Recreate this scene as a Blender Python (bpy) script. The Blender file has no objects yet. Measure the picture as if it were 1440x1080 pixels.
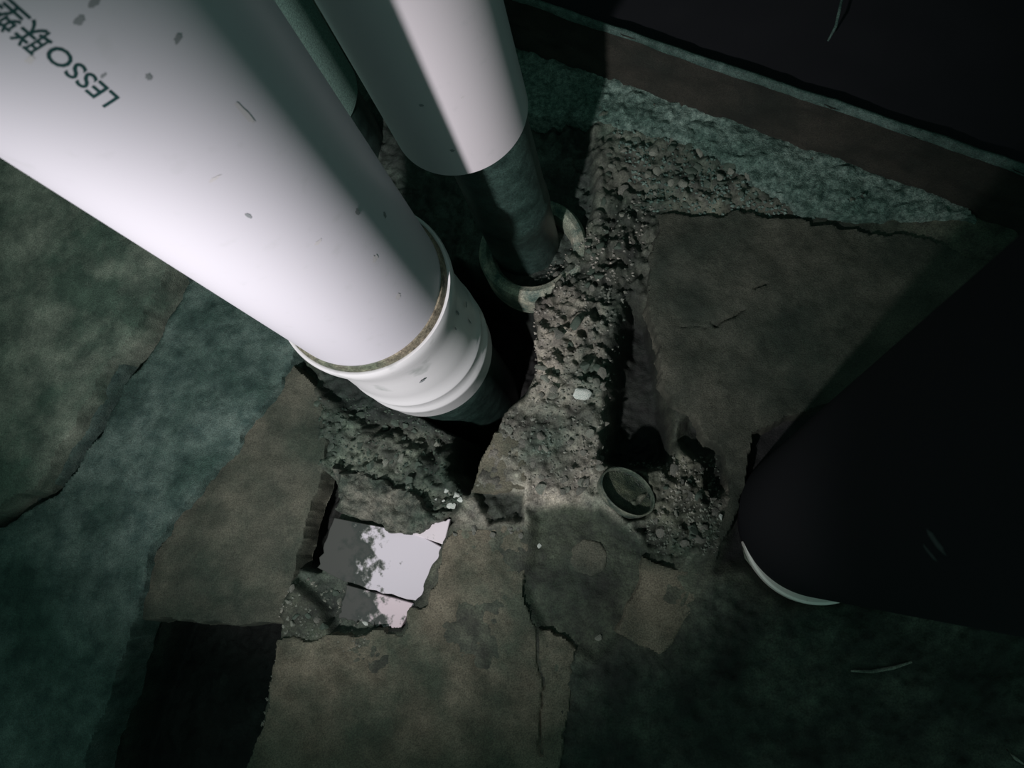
import bpy, bmesh, math, random
import numpy as np
from mathutils import Vector, Matrix

S = bpy.context.scene
COL = S.collection
rnd = random.Random(7)

# ------------------------------------------------------------------ camera
F = 1080.0                      # focal length in pixels of the 1440 x 1080 frame
CAMZ = 0.64
n_ = np.array([905 - 720, -(795 - 540), -F]); n_ /= np.linalg.norm(n_)   # straight down, in camera axes
Zc = -n_; Xc = np.array([1, 0, 0.]) - Zc[0] * Zc; Xc /= np.linalg.norm(Xc); Yc = np.cross(Zc, Xc)
RW = np.array([Xc, Yc, Zc])
cam = bpy.data.cameras.new('camera'); camo = bpy.data.objects.new('camera', cam); COL.objects.link(camo)
cam.sensor_width = 36; cam.lens = 36 * F / 1440; cam.clip_start = 0.01
M4 = Matrix([[*RW[0], 0], [*RW[1], 0], [*RW[2], CAMZ], [0, 0, 0, 1]])
camo.matrix_world = M4
cam.dof.use_dof = True; cam.dof.focus_distance = 0.52; cam.dof.aperture_fstop = 20.0
S.camera = camo

# ------------------------------------------------------------------ light and exposure
W = bpy.data.worlds.new('world'); S.world = W; W.use_nodes = True
bg = W.node_tree.nodes['Background']; bg.inputs[0].default_value = (0.55, 1.0, 0.88, 1); bg.inputs[1].default_value = 0.20
lamp = bpy.data.lights.new('torch', 'SPOT'); lo = bpy.data.objects.new('torch', lamp); COL.objects.link(lo)
lo.location = (-0.268, -0.330, 0.60)
lamp.energy = 30.0; lamp.spot_size = math.radians(69); lamp.spot_blend = 1.0; lamp.shadow_soft_size = 0.014
lamp.color = (1.0, 0.95, 0.97)
tgt = Vector((-0.215, 0.215, 0.125))
lo.rotation_euler = (tgt - Vector(lo.location)).to_track_quat('-Z', 'Y').to_euler()
S.view_settings.view_transform = 'Standard'; S.view_settings.look = 'None'
S.view_settings.gamma = 1.0; S.view_settings.use_curve_mapping = False
S.view_settings.exposure = 0.0

# ------------------------------------------------------------------ helpers
def ray(px, py):
    px = np.asarray(px, float); py = np.asarray(py, float)
    v = np.stack([(px - 720) / F, -(py - 540) / F, -np.ones_like(px)], -1)
    return v @ RW.T
def at(px, py, z=0.0):
    """plan position (x, y) of a photo pixel on the level z"""
    d = ray(px, py); t = (CAMZ - z) / -d[..., 2]
    return d[..., :2] * t[..., None]
def P3(px, py, z=0.0):
    p = at(px, py, z); return Vector((float(p[0]), float(p[1]), z))

def hsh(ix, iy, seed):
    h = (ix.astype(np.int64) * 374761393 + iy.astype(np.int64) * 668265263 + seed * 974634777) & 0xffffffff
    h = ((h ^ (h >> 13)) * 1274126177) & 0xffffffff
    return ((h ^ (h >> 16)) & 0xffff) / 65535.0
def vnoise(x, y, seed):
    ix = np.floor(x); iy = np.floor(y); fx = x - ix; fy = y - iy
    fx = fx * fx * (3 - 2 * fx); fy = fy * fy * (3 - 2 * fy)
    a = hsh(ix, iy, seed); b = hsh(ix + 1, iy, seed); c = hsh(ix, iy + 1, seed); d = hsh(ix + 1, iy + 1, seed)
    return (a + (b - a) * fx) * (1 - fy) + (c + (d - c) * fx) * fy
def fbm(x, y, size, seed, oct=4, gain=0.55):
    """noise in -1..1, first octave of `size` metres"""
    s = 0; amp = 1; tot = 0; fr = 1 / size
    for k in range(oct):
        ca, sa = math.cos(k * 1.3 + seed), math.sin(k * 1.3 + seed)
        s = s + amp * (vnoise((x * ca - y * sa) * fr + 31 * k, (x * sa + y * ca) * fr - 17 * k, seed + k) * 2 - 1)
        tot += amp; amp *= gain; fr *= 2.03
    return s / tot * 1.6
def sdist(x, y, poly):
    """signed distance to a polygon, positive inside"""
    P = np.asarray(poly, float); Q = np.roll(P, -1, 0)
    d = np.full(x.shape, 1e9); ins = np.zeros(x.shape, bool)
    for (ax, ay), (bx, by) in zip(P, Q):
        ex, ey = bx - ax, by - ay; L = ex * ex + ey * ey + 1e-18
        t = np.clip(((x - ax) * ex + (y - ay) * ey) / L, 0, 1)
        d = np.minimum(d, np.hypot(x - ax - t * ex, y - ay - t * ey))
        c = ((ay > y) != (by > y)) & (x < ex * (y - ay) / (ey if ey else 1e-18) + ax)
        ins ^= c
    return np.where(ins, d, -d)
def sstep(a, b, v):
    t = np.clip((v - a) / (b - a), 0, 1); return t * t * (3 - 2 * t)

def new_mat(name):
    m = bpy.data.materials.new(name); m.use_nodes = True
    return m, m.node_tree.nodes, m.node_tree.links, m.node_tree.nodes['Principled BSDF']
def grit(name, c1, c2, rough=0.85, scale=60, bump=0.4, attr=False, c3=None, spec=0.35, fine=900, mott=14):
    """dirty mineral surface: two colours mixed by noise, fine grain in the relief"""
    m, N, L, B = new_mat(name)
    tc = N.new('ShaderNodeTexCoord')
    n1 = N.new('ShaderNodeTexNoise'); n1.inputs['Scale'].default_value = scale; n1.inputs['Detail'].default_value = 8; n1.inputs['Roughness'].default_value = 0.65
    L.new(tc.outputs['Object'], n1.inputs['Vector'])
    r = N.new('ShaderNodeValToRGB'); r.color_ramp.elements[0].position = 0.36; r.color_ramp.elements[1].position = 0.66
    r.color_ramp.elements[0].color = (*c1, 1); r.color_ramp.elements[1].color = (*c2, 1)
    if c3: e = r.color_ramp.elements.new(0.74); e.color = (*c3, 1)
    L.new(n1.outputs['Fac'], r.inputs['Fac'])
    n2 = N.new('ShaderNodeTexNoise'); n2.inputs['Scale'].default_value = fine; n2.inputs['Detail'].default_value = 3
    L.new(tc.outputs['Object'], n2.inputs['Vector'])
    mx = N.new('ShaderNodeMix'); mx.data_type = 'RGBA'; mx.blend_type = 'MULTIPLY'; mx.inputs['Factor'].default_value = 0.8
    mr = N.new('ShaderNodeMapRange'); mr.inputs[1].default_value = 0.3; mr.inputs[2].default_value = 0.7; mr.inputs[3].default_value = 0.45; mr.inputs[4].default_value = 1.5
    L.new(n2.outputs['Fac'], mr.inputs[0]); L.new(mr.outputs[0], mx.inputs[7])
    n3 = N.new('ShaderNodeTexNoise'); n3.inputs['Scale'].default_value = mott; n3.inputs['Detail'].default_value = 7; n3.inputs['Roughness'].default_value = 0.6
    L.new(tc.outputs['Object'], n3.inputs['Vector'])
    r3 = N.new('ShaderNodeValToRGB'); r3.color_ramp.elements[0].position = 0.38; r3.color_ramp.elements[0].color = (0.38, 0.52, 0.46, 1)
    r3.color_ramp.elements[1].position = 0.60; r3.color_ramp.elements[1].color = (1.15, 1.1, 1.05, 1)
    L.new(n3.outputs['Fac'], r3.inputs['Fac'])
    m3 = N.new('ShaderNodeMix'); m3.data_type = 'RGBA'; m3.blend_type = 'MULTIPLY'; m3.inputs['Factor'].default_value = 1
    L.new(r.outputs['Color'], m3.inputs[6]); L.new(r3.outputs['Color'], m3.inputs[7]); src = m3.outputs[2]
    if attr:
        a = N.new('ShaderNodeVertexColor'); a.layer_name = 'earth'
        m2 = N.new('ShaderNodeMix'); m2.data_type = 'RGBA'; m2.blend_type = 'MULTIPLY'; m2.inputs['Factor'].default_value = 1
        L.new(a.outputs['Color'], m2.inputs[6]); L.new(src, m2.inputs[7]); src = m2.outputs[2]
    L.new(src, mx.inputs[6]); L.new(mx.outputs[2], B.inputs['Base Color'])
    B.inputs['Roughness'].default_value = rough; B.inputs['Specular IOR Level'].default_value = spec
    b = N.new('ShaderNodeBump'); b.inputs['Strength'].default_value = bump; b.inputs['Distance'].default_value = 0.001
    L.new(n2.outputs['Fac'], b.inputs['Height']); L.new(b.outputs[0], B.inputs['Normal'])
    return m
def plain(name, c, rough=0.5, spec=0.4, metal=0.0):
    m, N, L, B = new_mat(name)
    B.inputs['Base Color'].default_value = (*c, 1); B.inputs['Roughness'].default_value = rough
    B.inputs['Specular IOR Level'].default_value = spec; B.inputs['Metallic'].default_value = metal
    return m
def pvc(name, c, dirt, amount=0.62, rough=0.42, scale=90):
    m, N, L, B = new_mat(name)
    tc = N.new('ShaderNodeTexCoord'); n1 = N.new('ShaderNodeTexNoise'); n1.inputs['Scale'].default_value = scale; n1.inputs['Detail'].default_value = 5
    L.new(tc.outputs['Object'], n1.inputs['Vector'])
    r = N.new('ShaderNodeValToRGB'); e = r.color_ramp.elements
    e[0].position = amount; e[0].color = (*c, 1); e[1].position = min(1, amount + 0.14); e[1].color = (*dirt, 1)
    L.new(n1.outputs['Fac'], r.inputs['Fac']); L.new(r.outputs['Color'], B.inputs['Base Color'])
    B.inputs['Roughness'].default_value = rough; B.inputs['Specular IOR Level'].default_value = 0.3
    return m

def link(name, me, mat, parent=None):
    o = bpy.data.objects.new(name, me); COL.objects.link(o)
    if mat: me.materials.append(mat)
    if parent: o.parent = parent
    return o
def tag(o, label=None, cat=None, group=None, kind=None):
    if label: o['label'] = label
    if cat: o['category'] = cat
    if group: o['group'] = group
    if kind: o['kind'] = kind
    return o
def empty(name, loc):
    o = bpy.data.objects.new(name, None); COL.objects.link(o); o.location = loc; o.empty_display_size = 0.02
    return o
def smooth(me, on=True):
    me.polygons.foreach_set('use_smooth', [on] * len(me.polygons))
def lathe(name, prof, mat, parent=None, seg=128, loc=(0, 0, 0), close=True, wob=0.0, sharp=30):
    """surface of revolution; prof is a closed loop of (radius, z)"""
    V = []; Fc = []; n = len(prof)
    for s in range(seg):
        a = 2 * math.pi * s / seg
        for k, (r, z) in enumerate(prof):
            q = r * (1 + wob * math.sin(3 * a + k) * 0.5 + wob * math.sin(7 * a + 2 * k) * 0.3)
            V.append((q * math.cos(a) + loc[0], q * math.sin(a) + loc[1], z + loc[2]))
    m = n if close else n - 1
    for s in range(seg):
        t = (s + 1) % seg
        for k in range(m):
            j = (k + 1) % n
            Fc.append((s * n + k, t * n + k, t * n + j, s * n + j))
    me = bpy.data.meshes.new(name); me.from_pydata(V, [], Fc)
    bm = bmesh.new(); bm.from_mesh(me); bmesh.ops.recalc_face_normals(bm, faces=bm.faces); bm.to_mesh(me); bm.free()
    smooth(me); me.set_sharp_from_angle(angle=math.radians(sharp))
    return link(name, me, mat, parent)

def height_mesh(name, X, Y, Z, mat, parent=None, keep=None, colour=None, base=None):
    """grid surface; keep masks the vertices used"""
    r, c = X.shape; idx = np.arange(r * c).reshape(r, c)
    q = np.stack([idx[:-1, :-1], idx[:-1, 1:], idx[1:, 1:], idx[1:, :-1]], -1).reshape(-1, 4)
    if keep is not None:
        k = keep.reshape(-1); q = q[k[q].any(1)]
    used = np.unique(q); remap = -np.ones(r * c, np.int64); remap[used] = np.arange(len(used)); q = remap[q]
    co = np.stack([X.reshape(-1)[used], Y.reshape(-1)[used], Z.reshape(-1)[used]], -1)
    me = bpy.data.meshes.new(name)
    me.vertices.add(len(co)); me.vertices.foreach_set('co', co.astype(np.float32).ravel())
    me.loops.add(len(q) * 4); me.loops.foreach_set('vertex_index', q.astype(np.int32).ravel())
    me.polygons.add(len(q)); me.polygons.foreach_set('loop_start', np.arange(len(q), dtype=np.int32) * 4)
    me.update(calc_edges=True); me.validate()
    # normals up
    if me.polygons[0].normal.z < 0: me.flip_normals()
    smooth(me)
    if colour is not None:
        a = me.color_attributes.new('earth', 'FLOAT_COLOR', 'POINT')
        cc = np.ones((len(used), 4), np.float32); cc[:, :3] = colour.reshape(-1, 3)[used]
        a.data.foreach_set('color', cc.ravel())
    return link(name, me, mat, parent)

def px_poly(pts, z=0.0):
    return [tuple(at(x, y, z)) for x, y in pts]

# ------------------------------------------------------------------ materials
M = {}
M['earth'] = grit('wet_earth', (0.75, 0.75, 0.75), (1.8, 1.8, 1.7), attr=True, scale=85, bump=0.6, rough=0.8, c3=(2.9, 2.9, 2.8), fine=700)
M['pvc'] = pvc('white_pvc', (0.46, 0.445, 0.485), (0.43, 0.42, 0.45))
M['pvc2'] = pvc('white_pvc_cream', (0.47, 0.44, 0.465), (0.43, 0.41, 0.43))
M['coupling'] = pvc('smeared_pvc', (0.56, 0.55, 0.56), (0.30, 0.32, 0.31), amount=0.58, rough=0.35, scale=34)
M['seal'] = grit('old_sealant', (0.07, 0.06, 0.045), (0.24, 0.21, 0.16), scale=200, rough=0.7)
M['dark_iron'] = grit('dark_green_pipe', (0.010, 0.022, 0.020), (0.03, 0.058, 0.052), scale=70, rough=0.45, bump=0.2, spec=0.5)
M['socket'] = grit('dirty_socket', (0.05, 0.09, 0.08), (0.34, 0.33, 0.27), scale=65, rough=0.7, bump=0.5)
M['grey_pipe'] = grit('grey_green_pipe', (0.19, 0.29, 0.27), (0.22, 0.32, 0.30), scale=20, rough=0.7, bump=0.05, spec=0.2, mott=0.5)
M['black'] = plain('black_plastic', (0.011, 0.011, 0.013), 0.9, 0.05)
M['rim'] = pvc('collar_white', (0.62, 0.60, 0.56), (0.30, 0.29, 0.26), amount=0.6)
M['ink'] = plain('green_black_ink', (0.012, 0.045, 0.045), 0.6, 0.2)
M['scuff'] = plain('grey_scuff', (0.20, 0.21, 0.22), 0.7, 0.2)
M['scuff_dark'] = plain('dull_scuff', (0.035, 0.042, 0.042), 0.7, 0.2)
M['scuff_pale'] = plain('pale_scuff', (0.44, 0.42, 0.43), 0.7, 0.2)
M['teal_c'] = grit('green_grey_concrete', (0.062, 0.080, 0.066), (0.150, 0.175, 0.145), scale=38, rough=0.9, bump=0.7)
M['teal_d'] = grit('wet_green_concrete', (0.026, 0.050, 0.046), (0.076, 0.110, 0.100), scale=60, rough=0.8, bump=0.8)
M['brown_c'] = grit('brown_concrete', (0.061, 0.057, 0.042), (0.111, 0.103, 0.079), scale=35, rough=0.85, bump=0.5)
M['brown_d'] = grit('dark_brown_concrete', (0.034, 0.038, 0.029), (0.064, 0.066, 0.051), scale=35, rough=0.85, bump=0.5)
M['brown_r'] = grit('olive_screed', (0.026, 0.029, 0.022), (0.052, 0.054, 0.043), scale=35, rough=0.85, bump=0.7, mott=9)
M['trench'] = grit('damp_trench_mortar', (0.03, 0.036, 0.03), (0.13, 0.13, 0.11), scale=110, rough=0.8, bump=1.0, mott=30)
M['mortar'] = grit('pale_mortar', (0.098, 0.101, 0.091), (0.280, 0.266, 0.245), scale=70, rough=0.9, bump=0.8)
M['gravel'] = grit('green_gravel', (0.027, 0.056, 0.049), (0.143, 0.204, 0.184), scale=240, rough=0.8, bump=1.0)
M['stone'] = grit('grey_stone', (0.084, 0.092, 0.081), (0.238, 0.238, 0.210), scale=90, rough=0.8, bump=0.4)
M['stone_d'] = grit('dark_stone', (0.028, 0.045, 0.038), (0.084, 0.105, 0.084), scale=90, rough=0.6, bump=0.4)
M['stone_w'] = grit('white_stone', (0.40, 0.42, 0.41), (0.60, 0.61, 0.60), scale=90, rough=0.7, bump=0.4)
M['stub'] = grit('dull_stub', (0.02, 0.035, 0.03), (0.14, 0.15, 0.12), scale=70, rough=0.6, bump=0.5)
M['silt'] = grit('green_silt', (0.015, 0.022, 0.016), (0.05, 0.06, 0.04), scale=120, rough=0.4, bump=0.6)
M['wall'] = grit('dark_brown_wall', (0.009, 0.010, 0.007), (0.021, 0.020, 0.016), scale=30, rough=0.9, bump=0.8)
M['wall_edge'] = grit('green_wall_edge', (0.015, 0.038, 0.034), (0.060, 0.098, 0.090), scale=120, rough=0.7, bump=0.8)

def tile_mat(name, c, side):
    """glazed tile, mud smeared over the side away from +X"""
    m, N, L, B = new_mat(name)
    tc = N.new('ShaderNodeTexCoord'); n1 = N.new('ShaderNodeTexNoise'); n1.inputs['Scale'].default_value = 75; n1.inputs['Detail'].default_value = 6; n1.inputs['Roughness'].default_value = 0.6
    L.new(tc.outputs['Object'], n1.inputs['Vector'])
    sp = N.new('ShaderNodeSeparateXYZ'); L.new(tc.outputs['Object'], sp.inputs[0])
    ma = N.new('ShaderNodeMath'); ma.operation = 'MULTIPLY_ADD'; ma.inputs[1].default_value = -9.0; ma.inputs[2].default_value = side
    L.new(sp.outputs['X'], ma.inputs[0])
    ad = N.new('ShaderNodeMath'); ad.operation = 'ADD'; L.new(ma.outputs[0], ad.inputs[0]); L.new(n1.outputs['Fac'], ad.inputs[1])
    r = N.new('ShaderNodeValToRGB'); e = r.color_ramp.elements
    e[0].position = 0.52; e[0].color = (*c, 1); e[1].position = 0.60; e[1].color = (0.10, 0.105, 0.095, 1); q = r.color_ramp.elements.new(0.64); q.color = (0.025, 0.032, 0.028, 1); q = r.color_ramp.elements.new(0.80); q.color = (0.046, 0.048, 0.044, 1)
    L.new(ad.outputs[0], r.inputs['Fac']); L.new(r.outputs['Color'], B.inputs['Base Color'])
    B.inputs['Roughness'].default_value = 0.45; B.inputs['Specular IOR Level'].default_value = 0.25
    return m

# ------------------------------------------------------------------ floor: trodden earth and broken screed
def axis(a, b, step, far):
    core = np.arange(a, b + step, step)
    g = [step * 1.35 ** k for k in range(1, 24)]
    lo_ = a - np.cumsum(g); hi_ = core[-1] + np.cumsum(g)
    return np.concatenate([lo_[lo_ > a - far][::-1], core, hi_[hi_ < b + far]])
c0 = [at(-40, -40), at(1480, -40), at(-40, 1120), at(1480, 1120)]
X, Y = np.meshgrid(axis(-0.74, 0.36, 0.00165, 0.7), axis(-0.20, 0.66, 0.00165, 0.6))
Zf = 0.0016 * fbm(X, Y, 0.05, 3, 5) + 0.003 * fbm(X, Y, 0.16, 9, 2)
wx = X + 0.004 * fbm(X, Y, 0.03, 21, 4); wy = Y + 0.004 * fbm(X, Y, 0.03, 22, 4)
col = np.ones(X.shape + (3,)) * np.array([0.034, 0.038, 0.030])
lump = np.abs(fbm(X, Y, 0.024, 41, 5)) * 1.3 * (0.5 + 0.8 * np.clip(fbm(X, Y, 0.04, 43, 2) + 0.5, 0, 1)); lump2 = fbm(X, Y, 0.0065, 45, 3)
def zone(pts, dz, rough=0.0, colour=None, edge=0.006, z=0.0, warp=1.0, cedge=None):
    global Zf, col
    s = sdist(X + (wx - X) * warp, Y + (wy - Y) * warp, px_poly(pts, z))
    m = sstep(-edge, edge, s)
    Zf = Zf + m * (dz + rough * (0.75 * lump + 0.6 * lump2))
    if colour is not None:
        ce = cedge or edge
        mc = sstep(-ce, ce, s)[..., None]; col = col * (1 - mc) + mc * np.array(colour)
# the left part under the slabs lies lower
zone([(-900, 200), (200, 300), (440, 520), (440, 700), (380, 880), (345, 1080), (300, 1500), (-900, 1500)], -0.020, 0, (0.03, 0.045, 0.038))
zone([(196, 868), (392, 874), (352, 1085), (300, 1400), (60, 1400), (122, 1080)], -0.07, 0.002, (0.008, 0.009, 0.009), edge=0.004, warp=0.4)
# rubble between the pipes and the far wall
zone([(770, 60), (1000, 120), (1330, 240), (1330, 300), (940, 290), (900, 420), (860, 560), (740, 560), (745, 400), (830, 330), (770, 200)], 0.004, 0.0065, (0.050, 0.056, 0.048), edge=0.008)
zone([(845, 250), (915, 250), (905, 420), (855, 560), (810, 500), (845, 400)], -0.004, 0.004, (0.030, 0.034, 0.029), edge=0.008)
# dark dirt dip round the down pipes, pipe shade also put into its colour
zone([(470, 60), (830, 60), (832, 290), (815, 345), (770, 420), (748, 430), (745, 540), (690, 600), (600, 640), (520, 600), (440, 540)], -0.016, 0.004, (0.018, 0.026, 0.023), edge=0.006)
# shade by the coupling, put in as a deep near-black hole
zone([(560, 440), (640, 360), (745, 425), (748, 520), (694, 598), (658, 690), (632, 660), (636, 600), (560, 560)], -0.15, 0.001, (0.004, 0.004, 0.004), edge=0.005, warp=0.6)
# pale crumbled mortar band
zone([(690, 600), (745, 560), (750, 440), (800, 400), (850, 430), (850, 560), (905, 610), (935, 640), (1010, 660), (1030, 700), (1005, 775), (920, 790), (850, 730), (745, 715), (735, 735), (640, 742), (655, 690)], 0.002, 0.006, (0.125, 0.120, 0.108), edge=0.006)
# damp trench soil left of the screed edge
zone([(440, 560), (560, 600), (690, 600), (655, 690), (632, 735), (560, 745), (455, 700)], -0.008, 0.008, (0.050, 0.060, 0.050), edge=0.006)
zone([(455, 690), (640, 735), (562, 884), (470, 890), (400, 800)], -0.014, 0.003, (0.035, 0.045, 0.038), edge=0.004)
zone([(448, 665), (478, 690), (440, 800), (412, 792), (430, 700)], -0.045, 0.0, (0.008, 0.009, 0.008), edge=0.004, warp=0.5)  # gap by the tiles, brown strip's cast shadow put into its near-black colour
# shadow band beside the right-hand screed, put in as a near-black gully
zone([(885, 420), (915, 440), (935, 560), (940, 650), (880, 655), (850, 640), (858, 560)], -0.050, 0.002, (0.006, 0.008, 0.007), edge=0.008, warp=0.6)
zone([(850, 668), (868, 652), (900, 668), (920, 700), (912, 728), (885, 732), (858, 708)], -0.014, 0, (0.03, 0.04, 0.03), edge=0.003, warp=0.2)
zone([(965, 590), (1010, 610), (1022, 690), (1000, 700), (985, 650), (950, 620)], -0.020, 0.002, (0.014, 0.018, 0.014), edge=0.006)
zone([(672, 690), (737, 690), (735, 728), (690, 737)], -0.012, 0.001, (0.016, 0.02, 0.017), edge=0.003, warp=0.6)  # notch, its shade put into the dark colour
zone([(896, 745), (930, 740), (935, 765), (915, 772)], -0.010, 0.001, (0.016, 0.02, 0.017), edge=0.003)
# hollow with brown silt in the foreground
zone([(748, 712), (845, 712), (905, 765), (960, 775), (925, 830), (880, 890), (840, 930), (770, 900), (742, 830)], -0.007, 0.001, (0.020, 0.026, 0.019), edge=0.006)
zone([(880, 640), (1000, 640), (1020, 770), (940, 790), (880, 700)], 0, 0.004, (0.060, 0.064, 0.052), edge=0.01)
# ground falling away at the right round the black pipe, then dark mottled foreground right
zone([(1062, 600), (1180, 560), (1400, 520), (1500, 430), (1440, 330), (2300, 300), (2300, 900), (1200, 842), (1110, 850), (1050, 790), (1010, 800), (1040, 700)], -0.012, 0.001, (0.006, 0.006, 0.007), edge=0.008, warp=0.5)  # lack of light put into the near-black colour
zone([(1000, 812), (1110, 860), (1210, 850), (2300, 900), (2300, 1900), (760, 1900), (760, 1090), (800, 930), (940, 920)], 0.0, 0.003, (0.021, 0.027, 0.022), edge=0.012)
Zf = Zf + 0.0006 * fbm(X, Y, 0.008, 61, 3)
col = col * np.clip(0.95 + 0.55 * fbm(X, Y, 0.028, 71, 3), 0.35, 1.6)[..., None]
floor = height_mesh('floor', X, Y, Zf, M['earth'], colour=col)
tag(floor, kind='structure')

def floor_z(x, y):
    xs = X[0]; ys = Y[:, 0]
    i = int(np.clip(np.searchsorted(xs, x), 1, len(xs) - 1)); j = int(np.clip(np.searchsorted(ys, y), 1, len(ys) - 1))
    return float(Zf[j, i])

# ------------------------------------------------------------------ broken slabs (each a closed piece with chipped edges)
def slab(name, pts, top, thick, mat, parent=None, chip=0.003, relief=0.0012, tilt=(0, 0), step=0.0015, seed=1, rough=0.0, bevel=0.003, cracks_shadows=()):
    P = np.array(px_poly(pts, top)); x0, y0 = P.min(0) - 0.012; x1, y1 = P.max(0) + 0.012
    gx, gy = np.meshgrid(np.arange(x0, x1, step), np.arange(y0, y1, step))
    s = sdist(gx + chip * fbm(gx, gy, 0.022, seed + 5, 4), gy + chip * fbm(gx, gy, 0.022, seed + 8, 4), P)
    cx, cy = P.mean(0)
    h = top + relief * fbm(gx, gy, 0.03, seed, 5) + tilt[0] * (gx - cx) + tilt[1] * (gy - cy)
    if rough: h = h + rough * np.abs(fbm(gx, gy, 0.012, seed + 3, 3))
    for pa, pb, wd, dp in cracks_shadows:
        a = np.array(at(*pa, top)); b = np.array(at(*pb, top)); e = b - a; L = e @ e
        qx = gx + 0.0025 * fbm(gx, gy, 0.02, seed + 31, 3); qy = gy + 0.0025 * fbm(gx, gy, 0.02, seed + 32, 3)
        t = np.clip(((qx - a[0]) * e[0] + (qy - a[1]) * e[1]) / L, 0, 1)
        dd = np.hypot(qx - a[0] - t * e[0], qy - a[1] - t * e[1])
        h = h - dp * (1 - sstep(wd * 0.4, wd, dd))
    bot = top - thick
    k = sstep(-bevel * 0.6, bevel * 0.4, s) ** 0.8
    z = bot + (h - bot) * k
    t0 = -bevel * 0.6
    gyv, gxv = np.gradient(s, step); g2 = gxv ** 2 + gyv ** 2 + 0.15
    out = s < t0
    gx = np.where(out, gx + np.clip((t0 - s) * gxv / g2, -2 * step, 2 * step), gx); gy = np.where(out, gy + np.clip((t0 - s) * gyv / g2, -2 * step, 2 * step), gy)
    r, c = gx.shape; idx = np.arange(r * c).reshape(r, c)
    ok = (s > -bevel * 0.6 - 1.6 * step)
    q = np.stack([idx[:-1, :-1], idx[:-1, 1:], idx[1:, 1:], idx[1:, :-1]], -1).reshape(-1, 4)
    q = q[ok.reshape(-1)[q].all(1)]
    used = np.unique(q); remap = -np.ones(r * c, np.int64); remap[used] = np.arange(len(used)); q = remap[q]
    n = len(used); topv = np.stack([gx.ravel()[used], gy.ravel()[used], z.ravel()[used]], -1)
    # close the underside with a skirt down to a flat base: boundary edges fan to a centre vertex
    me = bpy.data.meshes.new(name)
    E = {}
    for f in q:
        for a, b in ((f[0], f[1]), (f[1], f[2]), (f[2], f[3]), (f[3], f[0])):
            if (b, a) in E: del E[(b, a)]
            else: E[(a, b)] = 1
    V = [tuple(v) for v in topv]; bid = {}
    Fc = [tuple(f) for f in q]
    cv = len(V); V.append((cx, cy, bot - 0.001))
    for a, b in E:
        Fc.append((b, a, cv))
    me.from_pydata(V, [], Fc); me.update()
    smooth(me); me.set_sharp_from_angle(angle=math.radians(50))
    return link(name, me, mat, parent)

S1 = slab('concrete_slab', [(-420, -120), (60, 200), (250, 330), (232, 392), (196, 455), (160, 505), (128, 560), (100, 612), (64, 672), (30, 700), (-10, 722), (-140, 800), (-420, 900)], 0.020, 0.045, M['teal_c'], seed=4, relief=0.0022, chip=0.004, step=0.003)
tag(S1, 'grey-green concrete slab at the far left, topmost of the stepped ledges under the large pipe', 'concrete slab')
S2 = slab('concrete_slab', [(160, 300), (420, 470), (412, 500), (392, 545), (352, 590), (330, 640), (262, 712), (215, 770), (196, 868), (160, 960), (122, 1085), (80, 1300), (-420, 1300), (-420, 860), (0, 600), (120, 420)], 0.004, 0.035, M['teal_d'], seed=14, relief=0.0026, chip=0.0045, step=0.002, rough=0.001,
          cracks_shadows=[((266, 378), (186, 508), 0.012, 0.026), ((186, 508), (138, 600), 0.007, 0.020), ((138, 600), (78, 690), 0.006, 0.018), ((78, 690), (-30, 744), 0.007, 0.02)])  # grooves cut to stand for the shadow line beside the topmost slab
tag(S2, 'dark green concrete slab one step below the far left slab, running down to the bottom left corner', 'concrete slab')
S3 = slab('concrete_slab', [(400, 490), (445, 540), (462, 620), (450, 676), (434, 724), (418, 788), (398, 880), (300, 878), (190, 872), (205, 800), (250, 720), (320, 640), (350, 590)], -0.003, 0.025, M['brown_d'], seed=24, relief=0.0020, chip=0.003)
tag(S3, 'brown concrete strip between the dark green slab and the trench with the white tiles', 'concrete slab')
S4 = slab('screed_slab', [(640, 738), (662, 748), (690, 745), (712, 738), (738, 742), (742, 790), (738, 830), (752, 870), (805, 905), (800, 1010), (790, 1090), (770, 1300), (300, 1300), (345, 1080), (392, 900), (470, 892), (562, 886), (576, 850), (594, 848), (622, 772)], 0.004, 0.025, M['brown_c'], seed=34, relief=0.003, chip=0.005, rough=0.0008,
          cracks_shadows=[((752, 862), (758, 935), 0.0016, 0.004), ((758, 935), (762, 1060), 0.0012, 0.003), ((448, 930), (520, 905), 0.001, 0.001)])
tag(S4, 'brown screed slab with a jagged top edge, right of and below the white tiles', 'screed slab')
S5 = slab('screed_slab', [(694, 604), (722, 612), (744, 628), (738, 660), (742, 690), (700, 692), (660, 694), (676, 645)], 0.005, 0.02, M['brown_c'], seed=44, relief=0.0012, chip=0.002)
tag(S5, 'small brown screed lump just below the white coupling of the large pipe', 'screed slab')
S6 = slab('screed_slab', [(925, 300), (1010, 298), (1130, 305), (1240, 325), (1420, 370), (1500, 430), (1400, 520), (1200, 560), (1085, 590), (1066, 615), (1050, 660), (1040, 720), (1006, 790), (992, 770), (1012, 720), (1020, 680), (1008, 630), (985, 600), (950, 580), (930, 520), (905, 430), (912, 360)], 0.006, 0.022, M['brown_r'], seed=54, relief=0.0024, chip=0.005,
          cracks_shadows=[((1010, 455), (1045, 432), 0.0022, 0.003), ((1000, 450), (1012, 458), 0.0016, 0.002), ((960, 458), (1000, 460), 0.0012, 0.0012), ((1066, 405), (1080, 400), 0.002, 0.003)])
tag(S6, 'large smooth grey-brown screed slab at the right, below the gravel strip', 'screed slab')
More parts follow.
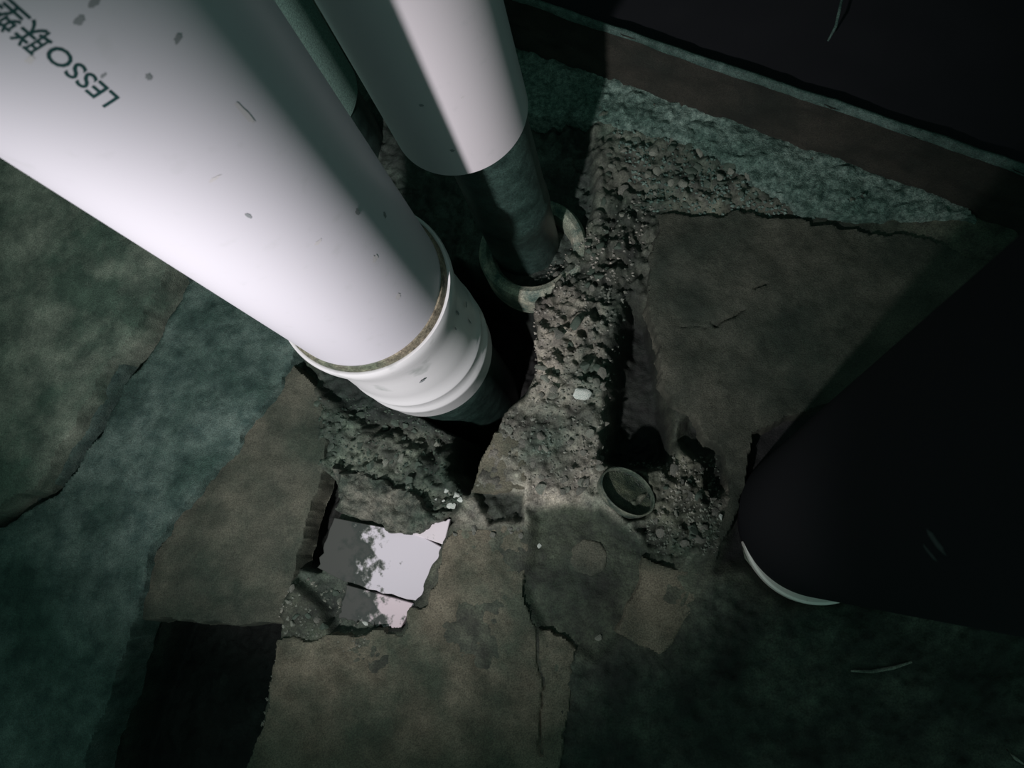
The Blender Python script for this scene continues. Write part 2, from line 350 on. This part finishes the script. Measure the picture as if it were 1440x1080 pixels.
S7 = slab('screed_slab', [(905, 782), (925, 792), (950, 800), (985, 806), (1000, 815), (975, 860), (945, 905), (925, 925), (890, 905), (862, 890), (880, 850), (900, 815)], 0.003, 0.018, M['brown_c'], seed=64, relief=0.0012, chip=0.0022,
          cracks_shadows=[((968, 838), (956, 852), 0.0015, 0.002)])
tag(S7, 'brown screed piece between the round silt hollow and the dark foreground at the right', 'screed slab')
S8 = slab('mud_plate', [(802, 770), (820, 758), (845, 762), (856, 778), (852, 800), (832, 812), (812, 808), (800, 792)], -0.003, 0.008, M['brown_d'], seed=74, relief=0.0008, chip=0.001, step=0.0015)
tag(S8, 'small round brown clay plate lying in the dark silt hollow', 'clay plate')

# ------------------------------------------------------------------ far wall: gravel strip, low face, edge
def along(a, b, n): return [(a[0] + (b[0] - a[0]) * i / n, a[1] + (b[1] - a[1]) * i / n) for i in range(n + 1)]
GS = slab('gravel_strip', [(690, 30), (860, 92), (1000, 118), (1150, 172), (1340, 262), (1380, 310), (1210, 302), (1120, 296), (1050, 250), (980, 205), (930, 186), (850, 172), (690, 160)], 0.010, 0.03, M['gravel'], seed=84, relief=0.002, chip=0.004, rough=0.004, step=0.0018)
tag(GS, 'pale green rough gravel mortar strip along the foot of the far wall', 'gravel strip')
a0 = at(560, 10, 0.012); a1 = at(1000, 122, 0.012); a2 = at(1600, 385, 0.012)
wd = (a2 - a0) / np.linalg.norm(a2 - a0); wn = np.array([-wd[1], wd[0]])
base = a0
def wall_grid(u0, u1, prof, name, mat, seed, amp, nu=260):
    us = np.linspace(u0, u1, nu); k = len(prof)
    Xg = np.zeros((k, nu)); Yg = np.zeros((k, nu)); Zg = np.zeros((k, nu))
    for j, (o_, z_) in enumerate(prof):
        nz = amp * fbm(us, np.full(nu, z_ * 3 + o_), 0.03, seed, 4)
        p = base[None] + wd[None] * us[:, None] + wn[None] * (o_ + nz)[:, None]
        Xg[j] = p[:, 0]; Yg[j] = p[:, 1]; Zg[j] = z_ + 0.6 * amp * fbm(us, np.full(nu, z_ * 5 + o_ * 2), 0.025, seed + 7, 4)
    return height_mesh(name, Xg, Yg, Zg, mat)
def face_prof(o0, z0, o1, z1, n): return [(o0 + (o1 - o0) * i / n, z0 + (z1 - z0) * i / n) for i in range(n + 1)]
WF = wall_grid(-0.35, 1.1, face_prof(0, -0.04, 0.010, 0.072, 22), 'wall_back', M['wall'], 91, 0.003)
tag(WF, kind='structure')
WT = wall_grid(-0.35, 1.1, [(0.008, 0.070), (0.009, 0.0745), (0.0115, 0.0765), (0.014, 0.0745), (0.0145, 0.068), (0.0145, 0.05)], 'trim_1', M['wall_edge'], 95, 0.0010, 500)
tag(WT, kind='structure')
WL = wall_grid(-0.35, 1.1, face_prof(0.0125, 0.066, 0.42, 0.066, 30), 'trim_2', M['black'], 97, 0.002)  # unlit dark behind the wall edge, put in as a black ledge
tag(WL, kind='structure')
WB = wall_grid(-0.35, 1.1, face_prof(0.40, 0.05, 0.41, 0.9, 20), 'wall_far', M['wall'], 99, 0.004, 120)
tag(WB, kind='structure')

# ------------------------------------------------------------------ pipes
PC = (-0.1757, 0.1779)         # axis of the large pipe
pr = empty('drain_pipe', (PC[0], PC[1], 0))
tag(pr, 'large white plastic drain pipe with printed lettering, its lower end in a coupling', 'pipe')
R1 = 0.055
ZE = CAMZ - 0.4485
lathe('pipe_body', [(R1, ZE), (R1, 1.15), (R1 - 0.0032, 1.15), (R1 - 0.0032, ZE), (R1 - 0.001, ZE - 0.0005)], M['pvc'], pr, seg=160)
zc = lambda d: CAMZ - d
cp = lathe('coupling', [(0.0560, zc(0.4560)), (0.0578, zc(0.4540)), (0.0596, zc(0.4540)), (0.0604, zc(0.4575)), (0.0601, zc(0.4640)),
                        (0.0590, zc(0.4720)), (0.0566, zc(0.4840)), (0.0556, zc(0.4930)), (0.0553, zc(0.5050)), (0.0560, zc(0.520)), (0.0566, zc(0.535)),
                        (0.0566, zc(0.5560)), (0.0580, zc(0.5585)), (0.0580, zc(0.5620)), (0.0566, zc(0.5650)), (0.0566, zc(0.5800)),
                        (0.0582, zc(0.5830)), (0.0582, zc(0.5880)), (0.0566, zc(0.5910)), (0.0562, zc(0.6140)), (0.0545, zc(0.6190)), (0.0500, zc(0.6200)),
                        (0.0500, zc(0.47)), (0.0545, zc(0.459))], M['coupling'], pr, seg=160, sharp=50)
cp['label'] = 'white plastic coupling smeared with dirt'
sl = lathe('sealant_ring', [(0.0549, zc(0.4475)), (0.0560, zc(0.4480)), (0.0570, zc(0.4510)), (0.0576, zc(0.4550)), (0.0549, zc(0.4565))], M['seal'], pr, seg=160, wob=0.006)
sl['label'] = 'brown dirty sealant in the joint'
lathe('lower_pipe', [(0.0495, zc(0.612)), (0.0495, -0.17), (0.046, -0.17), (0.046, zc(0.612))], M['dark_iron'], pr)

def on_cyl(pts2, faces, name, mat, parent, r, a0, z0, thick=0.00012):
    """flat pattern (u along the circumference towards smaller angles, v along +z) laid on a cylinder"""
    V = [(r * math.cos(a0 - u / r) + 0, r * math.sin(a0 - u / r) + 0, z0 + v) for u, v in pts2]
    n = len(V)
    V += [(x * (1 - thick * 0) * (r + thick) / r, y * (r + thick) / r, z) for x, y, z in V]
    me = bpy.data.meshes.new(name)
    me.from_pydata(V, [], [tuple(i + n for i in f) for f in faces])
    me.update()
    return link(name, me, mat, parent)
def lettering(text, size, ang, z0, xs, parent, name):
    cu = bpy.data.curves.new('letters', 'FONT'); cu.body = text; cu.size = size; cu.resolution_u = 3; cu.offset = 0.00010
    o = bpy.data.objects.new('letters', cu); COL.objects.link(o)
    dg = bpy.context.evaluated_depsgraph_get(); me = bpy.data.meshes.new_from_object(o.evaluated_get(dg))
    bm = bmesh.new(); bm.from_mesh(me)
    for k in range(2):
        lg = [e for e in bm.edges if e.calc_length() > size * 0.12]
        bmesh.ops.subdivide_edges(bm, edges=lg, cuts=1)
    bmesh.ops.triangulate(bm, faces=bm.faces); bm.to_mesh(me); bm.free()
    # text x runs up the pipe, text y runs round it
    pts = [(v.co.y, v.co.x * xs) for v in me.vertices]; fs = [tuple(p.vertices) for p in me.polygons]
    bpy.data.objects.remove(o)
    w = max((p[1] for p in pts), default=0)
    on_cyl(pts, fs, name, M['ink'], parent, R1, math.radians(ang), z0)
    return w
w1 = lettering('LESSO', 0.0076, -56.2, CAMZ - 0.1772, 1.22, pr, 'lettering')
lettering('联塑', 0.0088, -56.4, CAMZ - 0.1768 + w1 + 0.0003, 0.95, pr, 'lettering')
def blob(u_len, v_len, seed, n=14):
    r_ = random.Random(seed); pts = [(0, 0)]
    for i in range(n):
        a = 2 * math.pi * i / n; k = r_.uniform(0.6, 1.15)
        pts.append((u_len / 2 * k * math.cos(a), v_len / 2 * k * math.sin(a)))
    return pts, [(0, 1 + i, 1 + (i + 1) % n) for i in range(n)]
def cyl_hit(px, py, C, r):
    d = ray(px, py); d = d / -d[2]; dx, dy = d[0], d[1]
    A = dx * dx + dy * dy; B = -2 * (dx * C[0] + dy * C[1]); Q = C[0] ** 2 + C[1] ** 2 - r * r
    t = (-B - math.sqrt(max(B * B - 4 * A * Q, 0))) / (2 * A)
    return math.atan2(dy * t - C[1], dx * t - C[0]), CAMZ - t
for i, (px, py, a, b, mt) in enumerate([(132, 4, .0026, .0016, 'scuff'), (111, 28, .0022, .0020, 'scuff'), (250, 54, .0026, .0022, 'scuff'), (209, 108, .0013, .0022, 'scuff'), (145, 106, .0016, .0010, 'scuff'),
                                       (42, 84, .0022, .0016, 'scuff_pale'), (345, 160, .0015, .0110, 'scuff_pale'), (349, 303, .0011, .0040, 'scuff'), (302, 251, .0040, .0014, 'scuff_pale'), (447, 341, .0032, .0020, 'scuff_pale'),
                                       (527, 364, .0030, .0040, 'scuff_pale'), (560, 417, .0030, .0050, 'scuff_pale'), (503, 298, .0020, .0040, 'scuff'), (541, 302, .0020, .0040, 'scuff')]):
    an, z = cyl_hit(px, py, PC, R1)
    pts, fs = blob(a * 1.5, b * 1.4, i + 5); on_cyl(pts, fs, 'scuff', M[mt], pr, R1, an, z)
for i, (px, py, a, b) in enumerate([(643, 440, .0022, .010), (655, 428, .006, .004), (660, 452, .0015, .012), (594, 535, .006, .004), (640, 462, .002, .006)]):
    an, z = cyl_hit(px, py, PC, 0.0566)
    pts, fs = blob(a, b, i + 35); on_cyl(pts, fs, 'mud_smear', M['scuff'], pr, 0.0569, an, z)

# second white pipe: a wide sleeve over a dark pipe that drops into a socket
P2 = (-0.1070, 0.2871)
DP = (-0.0967, 0.2890)
sp = empty('sleeve_pipe', (P2[0], P2[1], 0))
tag(sp, 'white plastic pipe at the top, behind the large one, open above a dark green pipe', 'pipe')
ZE2 = CAMZ - 0.4345
lathe('pipe_body', [(0.045, ZE2), (0.045, 1.15), (0.0424, 1.15), (0.0424, ZE2)], M['pvc2'], sp, seg=160)
for i, (px, py, a, b, mt) in enumerate([(650, 137, .0022, .0016, 'scuff_pale'), (592, 148, .003, .003, 'scuff'), (636, 212, .003, .004, 'scuff')]):
    an, z = cyl_hit(px, py, P2, 0.045)
    pts, fs = blob(a, b, i + 65); on_cyl(pts, fs, 'scuff', M[mt], sp, 0.045, an, z)
dl = (DP[0] - P2[0], DP[1] - P2[1], 0)
lathe('down_pipe', [(0.0315, -0.03), (0.0315, 0.06), (0.0325, 0.062), (0.0325, 0.078), (0.0315, 0.08), (0.0315, 0.30), (0.029, 0.30), (0.029, -0.03)], M['dark_iron'], sp, seg=96, loc=dl)['label'] = 'narrow dark green lower pipe'
lathe('socket', [(0.0345, -0.03), (0.0345, -0.003), (0.0370, 0.0035), (0.0420, 0.0060), (0.0470, 0.0045), (0.0490, 0.0), (0.0495, -0.006), (0.0495, -0.03)], M['socket'], sp, seg=96, loc=(dl[0] + 0.009, dl[1] - 0.012, 0.0), wob=0.016)['label'] = 'dirt-crusted round socket'

# grey-green pipe behind
GP = (-0.290, 0.409)
gp = empty('grey_pipe', (GP[0], GP[1], 0))
tag(gp, 'grey-green pipe mostly hidden between the two white pipes', 'pipe')
lathe('pipe_body', [(0.055, 0.066), (0.055, 1.15), (0.0518, 1.15), (0.0518, 0.066)], M['grey_pipe'], gp, seg=96)
lathe('lower_pipe', [(0.0500, -0.02), (0.0500, 0.09), (0.047, 0.09), (0.047, -0.02)], M['dark_iron'], gp, seg=96)

# black pipe in a white collar at the right
BP = (0.1356, 0.0354)
bp_ = empty('black_pipe', (BP[0], BP[1], 0))
tag(bp_, 'thick black pipe at the right rising from a thin white curved collar', 'pipe')
lathe('pipe_body', [(0.060, -0.02), (0.060, 1.1), (0.056, 1.1), (0.056, -0.02)], M['black'], bp_, seg=128)
lathe('collar', [(0.0460, -0.02), (0.0460, 0.0035), (0.0520, 0.0045), (0.0538, 0.0035), (0.0543, 0.0), (0.0543, -0.02)], M['rim'], bp_, seg=128, loc=(-0.0036, -0.0109, 0))['label'] = 'white collar showing as a crescent'

for i, (px, py, a, b) in enumerate([(1318, 765, .010, .005), (1308, 778, .007, .003)]):
    an, z = cyl_hit(px, py, BP, 0.060)
    pts, fs = blob(a, b, i + 95); on_cyl(pts, fs, 'scuff', M['scuff_dark'], bp_, 0.060, an, z)  # faint reflection on the black pipe, painted as dull patches

# ------------------------------------------------------------------ tiles in the trench
def tile(name, pts, z, thick, mat, label, seed, tilt=0.0, jag=0.0012, chips=4):
    r_ = random.Random(seed)
    C0 = P3(sum(p[0] for p in pts) / len(pts), sum(p[1] for p in pts) / len(pts), z)
    o = []
    n = len(pts)
    for i in range(n):
        (ax, ay), (bx, by) = pts[i][:2], pts[(i + 1) % n][:2]
        j = pts[i][2] if len(pts[i]) > 2 else 0
        m_ = 10 if j else 1
        for k in range(m_):
            t = k / m_; q = P3(ax + (bx - ax) * t, ay + (by - ay) * t, z) - C0
            if j and k: q = q + Vector((r_.uniform(-j, j), r_.uniform(-j, j), 0))
            o.append(q)
    bm = bmesh.new(); vs = [bm.verts.new(q) for q in o]; f = bm.faces.new(vs)
    if f.normal.z > 0: pass
    bm.normal_update()
    if f.normal.z < 0: f.normal_flip()
    ex = bmesh.ops.extrude_face_region(bm, geom=[f])
    for v in [g for g in ex['geom'] if isinstance(g, bmesh.types.BMVert)]: v.co.z -= thick
    bmesh.ops.recalc_face_normals(bm, faces=bm.faces)
    te = [e for e in bm.edges if all(abs(v.co.z) < 1e-6 for v in e.verts)]
    bmesh.ops.bevel(bm, geom=te, offset=0.0005, segments=1, affect='EDGES')
    me = bpy.data.meshes.new(name); bm.to_mesh(me); bm.free()
    ob = link(name, me, mat); ob.location = C0; ob.rotation_euler = (tilt, 0, 0)
    return tag(ob, label, 'tile')
tile('wall_tile', [(470, 728), (590, 752), (622, 770), (594, 848, .001), (484, 818), (446, 798, .0015)], -0.004, 0.008, tile_mat('tile_glaze', (0.46, 0.43, 0.47), 0.02), 'largest white tile in the trench, its left half covered in mud', 1)
tile('wall_tile', [(486, 822), (590, 851), (579, 853), (563, 884, .0012), (545, 881, .0015), (522, 878, .0015), (476, 870, .0015)], -0.006, 0.008, tile_mat('tile_pink', (0.50, 0.42, 0.45), 0.06), 'pinkish white broken tile, lowest of the tiles in the trench', 2)
tile('wall_tile', [(577, 750), (600, 738, .0008), (633, 730), (624, 766)], -0.002, 0.006, tile_mat('tile_small', (0.52, 0.47, 0.50), -0.1), 'small triangular white tile piece above the largest tile', 3)
dt = slab('mortar_ledge', [(470, 655), (520, 665), (570, 690), (632, 722), (600, 742), (588, 752), (530, 738), (474, 722), (478, 690)], 0.001, 0.02, M['trench'], seed=104, relief=0.003, chip=0.006, rough=0.007, step=0.0014)
tag(dt, 'rough dark mortar ledge directly above the largest white tile', 'mortar ledge')

# ------------------------------------------------------------------ short cut pipe lying in the rubble
def ring_stub():
    e = empty('pipe_stub', (0, 0, 0)); c = P3(882, 692, 0.010); e.location = c
    e.rotation_euler = (math.radians(-14), math.radians(10), math.radians(-38))
    body = lathe('pipe_body', [(0.0195, -0.022), (0.0195, 0.003), (0.0190, 0.0038), (0.0186, 0.0038), (0.0182, 0.003), (0.0182, -0.022)], M['stub'], e, seg=64, wob=0.02)
    body.scale = (1.25, 0.86, 1)
    pl = lathe('silt_fill', [(0.0001, -0.006), (0.006, -0.0052), (0.012, -0.0068), (0.0184, -0.0055)], M['silt'], e, seg=48, close=False, wob=0.05)
    pl.scale = (1.25, 0.86, 1)
    return tag(e, 'short oval dark pipe stub half buried in the pale rubble', 'pipe')
ring_stub()

# ------------------------------------------------------------------ stones: pieces of the rubble floor
def stone_mesh(seed, sub=2, flat=0.6, rough=0.28):
    r_ = random.Random(seed); bm = bmesh.new(); bmesh.ops.create_icosphere(bm, subdivisions=sub, radius=1)
    dirs = [(Vector((r_.gauss(0, 1), r_.gauss(0, 1), r_.gauss(0, 1))).normalized(), r_.uniform(0.40, 0.85)) for _ in range(9)]
    for v in bm.verts:
        for d, k in dirs:
            t = v.co.dot(d)
            if t > k: v.co -= d * (t - k)
        v.co *= 1 + r_.uniform(-0.05, 0.05)
        v.co.z *= flat
    me = bpy.data.meshes.new('stone'); bm.to_mesh(me); bm.free()
    smooth(me); me.set_sharp_from_angle(angle=math.radians(35))
    return me
protos = {}
for key in ('stone', 'stone_d', 'stone_w', 'mortar'):
    protos[key] = []
    for s in range(5):
        me = stone_mesh(s * 7 + len(key), 2); me.materials.append(M[key]); protos[key].append(me)
def drop(px, py, r, key, name='stone', parent=floor, z=None):
    p = at(px, py, 0.0); zz = floor_z(p[0], p[1]) if z is None else z
    o = bpy.data.objects.new(name, rnd.choice(protos[key])); COL.objects.link(o); o.parent = parent
    o.location = (p[0], p[1], zz + r * 0.12)
    o.scale = (r * rnd.uniform(0.8, 1.3), r * rnd.uniform(0.7, 1.0), r * rnd.uniform(0.7, 1.0))
    o.rotation_euler = (rnd.uniform(-.3, .3), rnd.uniform(-.3, .3), rnd.uniform(0, 6.28))
    return o
def inpoly(px, py, poly):
    c = False
    for i in range(len(poly)):
        (x1, y1), (x2, y2) = poly[i], poly[i - 1]
        if (y1 > py) != (y2 > py) and px < (x2 - x1) * (py - y1) / (y2 - y1) + x1: c = not c
    return c
def scatter(poly, n, r0, r1, keys):
    xs = [p[0] for p in poly]; ys = [p[1] for p in poly]; k = 0
    while k < n:
        x, y = rnd.uniform(min(xs), max(xs)), rnd.uniform(min(ys), max(ys))
        if inpoly(x, y, poly) and math.hypot(x - 884, y - 694) > 52: drop(x, y, rnd.uniform(r0, r1), rnd.choice(keys)); k += 1
scatter([(760, 400), (845, 330), (880, 250), (900, 300), (850, 440), (850, 560), (760, 560)], 46, .0028, .0062, ['stone', 'mortar', 'stone_d'])
scatter([(700, 600), (860, 590), (850, 690), (760, 700), (745, 640)], 34, .0025, .006, ['mortar', 'mortar', 'stone'])
scatter([(930, 640), (1015, 690), (990, 770), (930, 770), (880, 720)], 26, .0025, .006, ['stone', 'stone_d', 'mortar'])
scatter([(440, 560), (640, 610), (650, 690), (560, 720), (455, 660)], 42, .0022, .0055, ['stone_d', 'stone_d', 'stone_d', 'stone'])
scatter([(398, 800), (480, 830), (470, 890), (400, 900)], 16, .002, .005, ['stone', 'stone_d', 'mortar'])
scatter([(840, 190), (950, 200), (1120, 270), (1190, 300), (920, 295), (850, 330)], 44, .0025, .0065, ['stone', 'stone_d', 'stone_d'])
scatter([(640, 738), (735, 742), (735, 755), (640, 752)], 8, .002, .004, ['mortar'])
for (x, y, r, k) in [(625, 690, .0032, 'stone_w'), (640, 696, .0036, 'stone_w'), (634, 712, .0040, 'stone_w'), (648, 703, .003, 'stone_w'), (622, 705, .0026, 'stone_w'), (609, 702, .0024, 'stone_w'),
                     (496, 868, .004, 'stone_w'), (508, 874, .004, 'stone_w'), (488, 862, .003, 'stone_w'), (757, 768, .0034, 'stone_w'), (842, 897, .004, 'stone'), (1012, 728, .0026, 'stone_w'),
                     (1144, 180, .005, 'stone_w'), (1164, 190, .006, 'stone_w'), (997, 148, .004, 'stone_w'), (1122, 224, .004, 'stone'), (1165, 108, .005, 'stone')]:
    drop(x, y, r, k)
ws = drop(819, 556, .0075, 'stone_w', name='pebble', parent=None)
tag(ws, 'white round pebble on the grey rubble, larger than the stones round it', 'pebble')

# loose crumbs too small to pick apart
def crumbs(name, poly, n, r0, r1, mat, seed):
    r_ = random.Random(seed); xs = [p[0] for p in poly]; ys = [p[1] for p in poly]; V = []; Fc = []; k = 0
    while k < n:
        x, y = r_.uniform(min(xs), max(xs)), r_.uniform(min(ys), max(ys))
        if not inpoly(x, y, poly) or math.hypot(x - 884, y - 694) < 48: continue
        k += 1
        p = at(x, y, 0.0); z = floor_z(*p); r = r_.uniform(r0, r1); b = len(V); a = r_.uniform(0, 6.28)
        for dx, dy, dz in ((1, 0, 0), (0, 1, 0), (-1, 0, 0), (0, -1, 0), (0, 0, 0.8), (0, 0, -0.6)):
            dx *= r_.uniform(.6, 1.3); dy *= r_.uniform(.6, 1.3)
            V.append((p[0] + r * (dx * math.cos(a) - dy * math.sin(a)), p[1] + r * (dx * math.sin(a) + dy * math.cos(a)), z + r * dz + r * 0.2))
        for i in range(4):
            j = (i + 1) % 4; Fc.append((b + i, b + j, b + 4)); Fc.append((b + j, b + i, b + 5))
    me = bpy.data.meshes.new(name); me.from_pydata(V, [], Fc); me.update()
    o = link(name, me, mat, floor); o['kind'] = 'stuff'; return o
crumbs('crumbs', [(750, 380), (850, 300), (930, 260), (880, 430), (855, 600), (860, 700), (760, 700), (690, 610), (750, 540)], 1100, .0006, .0019, M['mortar'], 1)
crumbs('crumbs', [(880, 640), (1015, 640), (1010, 780), (930, 780), (850, 720)], 500, .0006, .0019, M['stone'], 2)
crumbs('crumbs', [(430, 540), (660, 600), (650, 700), (600, 745), (440, 690)], 700, .0006, .0018, M['stone_d'], 3)
crumbs('crumbs', [(385, 800), (480, 830), (560, 884), (400, 1000), (350, 1080)], 400, .0006, .0016, M['stone'], 4)
crumbs('crumbs', [(830, 100), (1300, 260), (1200, 310), (900, 300)], 1200, .0008, .0024, M['gravel'], 5)

# twigs and scraps
def tube(name, pts, r, mat, label=None, cat=None, parent=None):
    V = []; Fc = []; n = len(pts); P = [Vector(p) for p in pts]
    for i, p in enumerate(P):
        d = (P[min(i + 1, n - 1)] - P[max(i - 1, 0)]).normalized(); u = d.orthogonal().normalized(); w = d.cross(u)
        rr = r * (1 - 0.5 * abs(2 * i / (n - 1) - 1))
        for k in range(8):
            a = 2 * math.pi * k / 8; V.append(p + u * rr * math.cos(a) + w * rr * math.sin(a))
    for i in range(n - 1):
        for k in range(8):
            j = (k + 1) % 8; Fc.append((i * 8 + k, i * 8 + j, i * 8 + 8 + j, i * 8 + 8 + k))
    Fc.append(tuple(range(7, -1, -1))); Fc.append(tuple((n - 1) * 8 + k for k in range(8)))
    me = bpy.data.meshes.new(name); me.from_pydata(V, [], Fc); me.update(); smooth(me)
    o = link(name, me, mat, parent)
    return tag(o, label, cat) if label else o
def gp3(px, py, lift): p = at(px, py, 0); return (p[0], p[1], floor_z(*p) + lift)
tube('twig', [gp3(1196, 943, .0012), (gp3(1225, 944, .002)), gp3(1255, 938, .002), gp3(1280, 930, .0012)], .0016, M['stone'], 'thin pale twig lying on the dark ground at the lower right', 'twig')
tube('twig', [gp3(1046, 768, .004), gp3(1050, 784, .004), gp3(1058, 796, .004)], .0012, M['stone'], 'tiny crooked twig at the left tip of the white crescent collar', 'twig')
zt = 0.079
tube('wire', [tuple(P3(1164, 58, zt)), tuple(P3(1175, 38, zt + .006)), tuple(P3(1181, 12, zt + .008)), tuple(P3(1190, -30, zt + .004))], .0014, M['wall_edge'], 'short green wire sticking up behind the edge of the far wall', 'wire')
tube('twig', [gp3(1412, 1052, .001), gp3(1425, 1065, .0015), gp3(1438, 1074, .001)], .0012, M['stone'], 'short pale twig in the bottom right corner', 'twig')
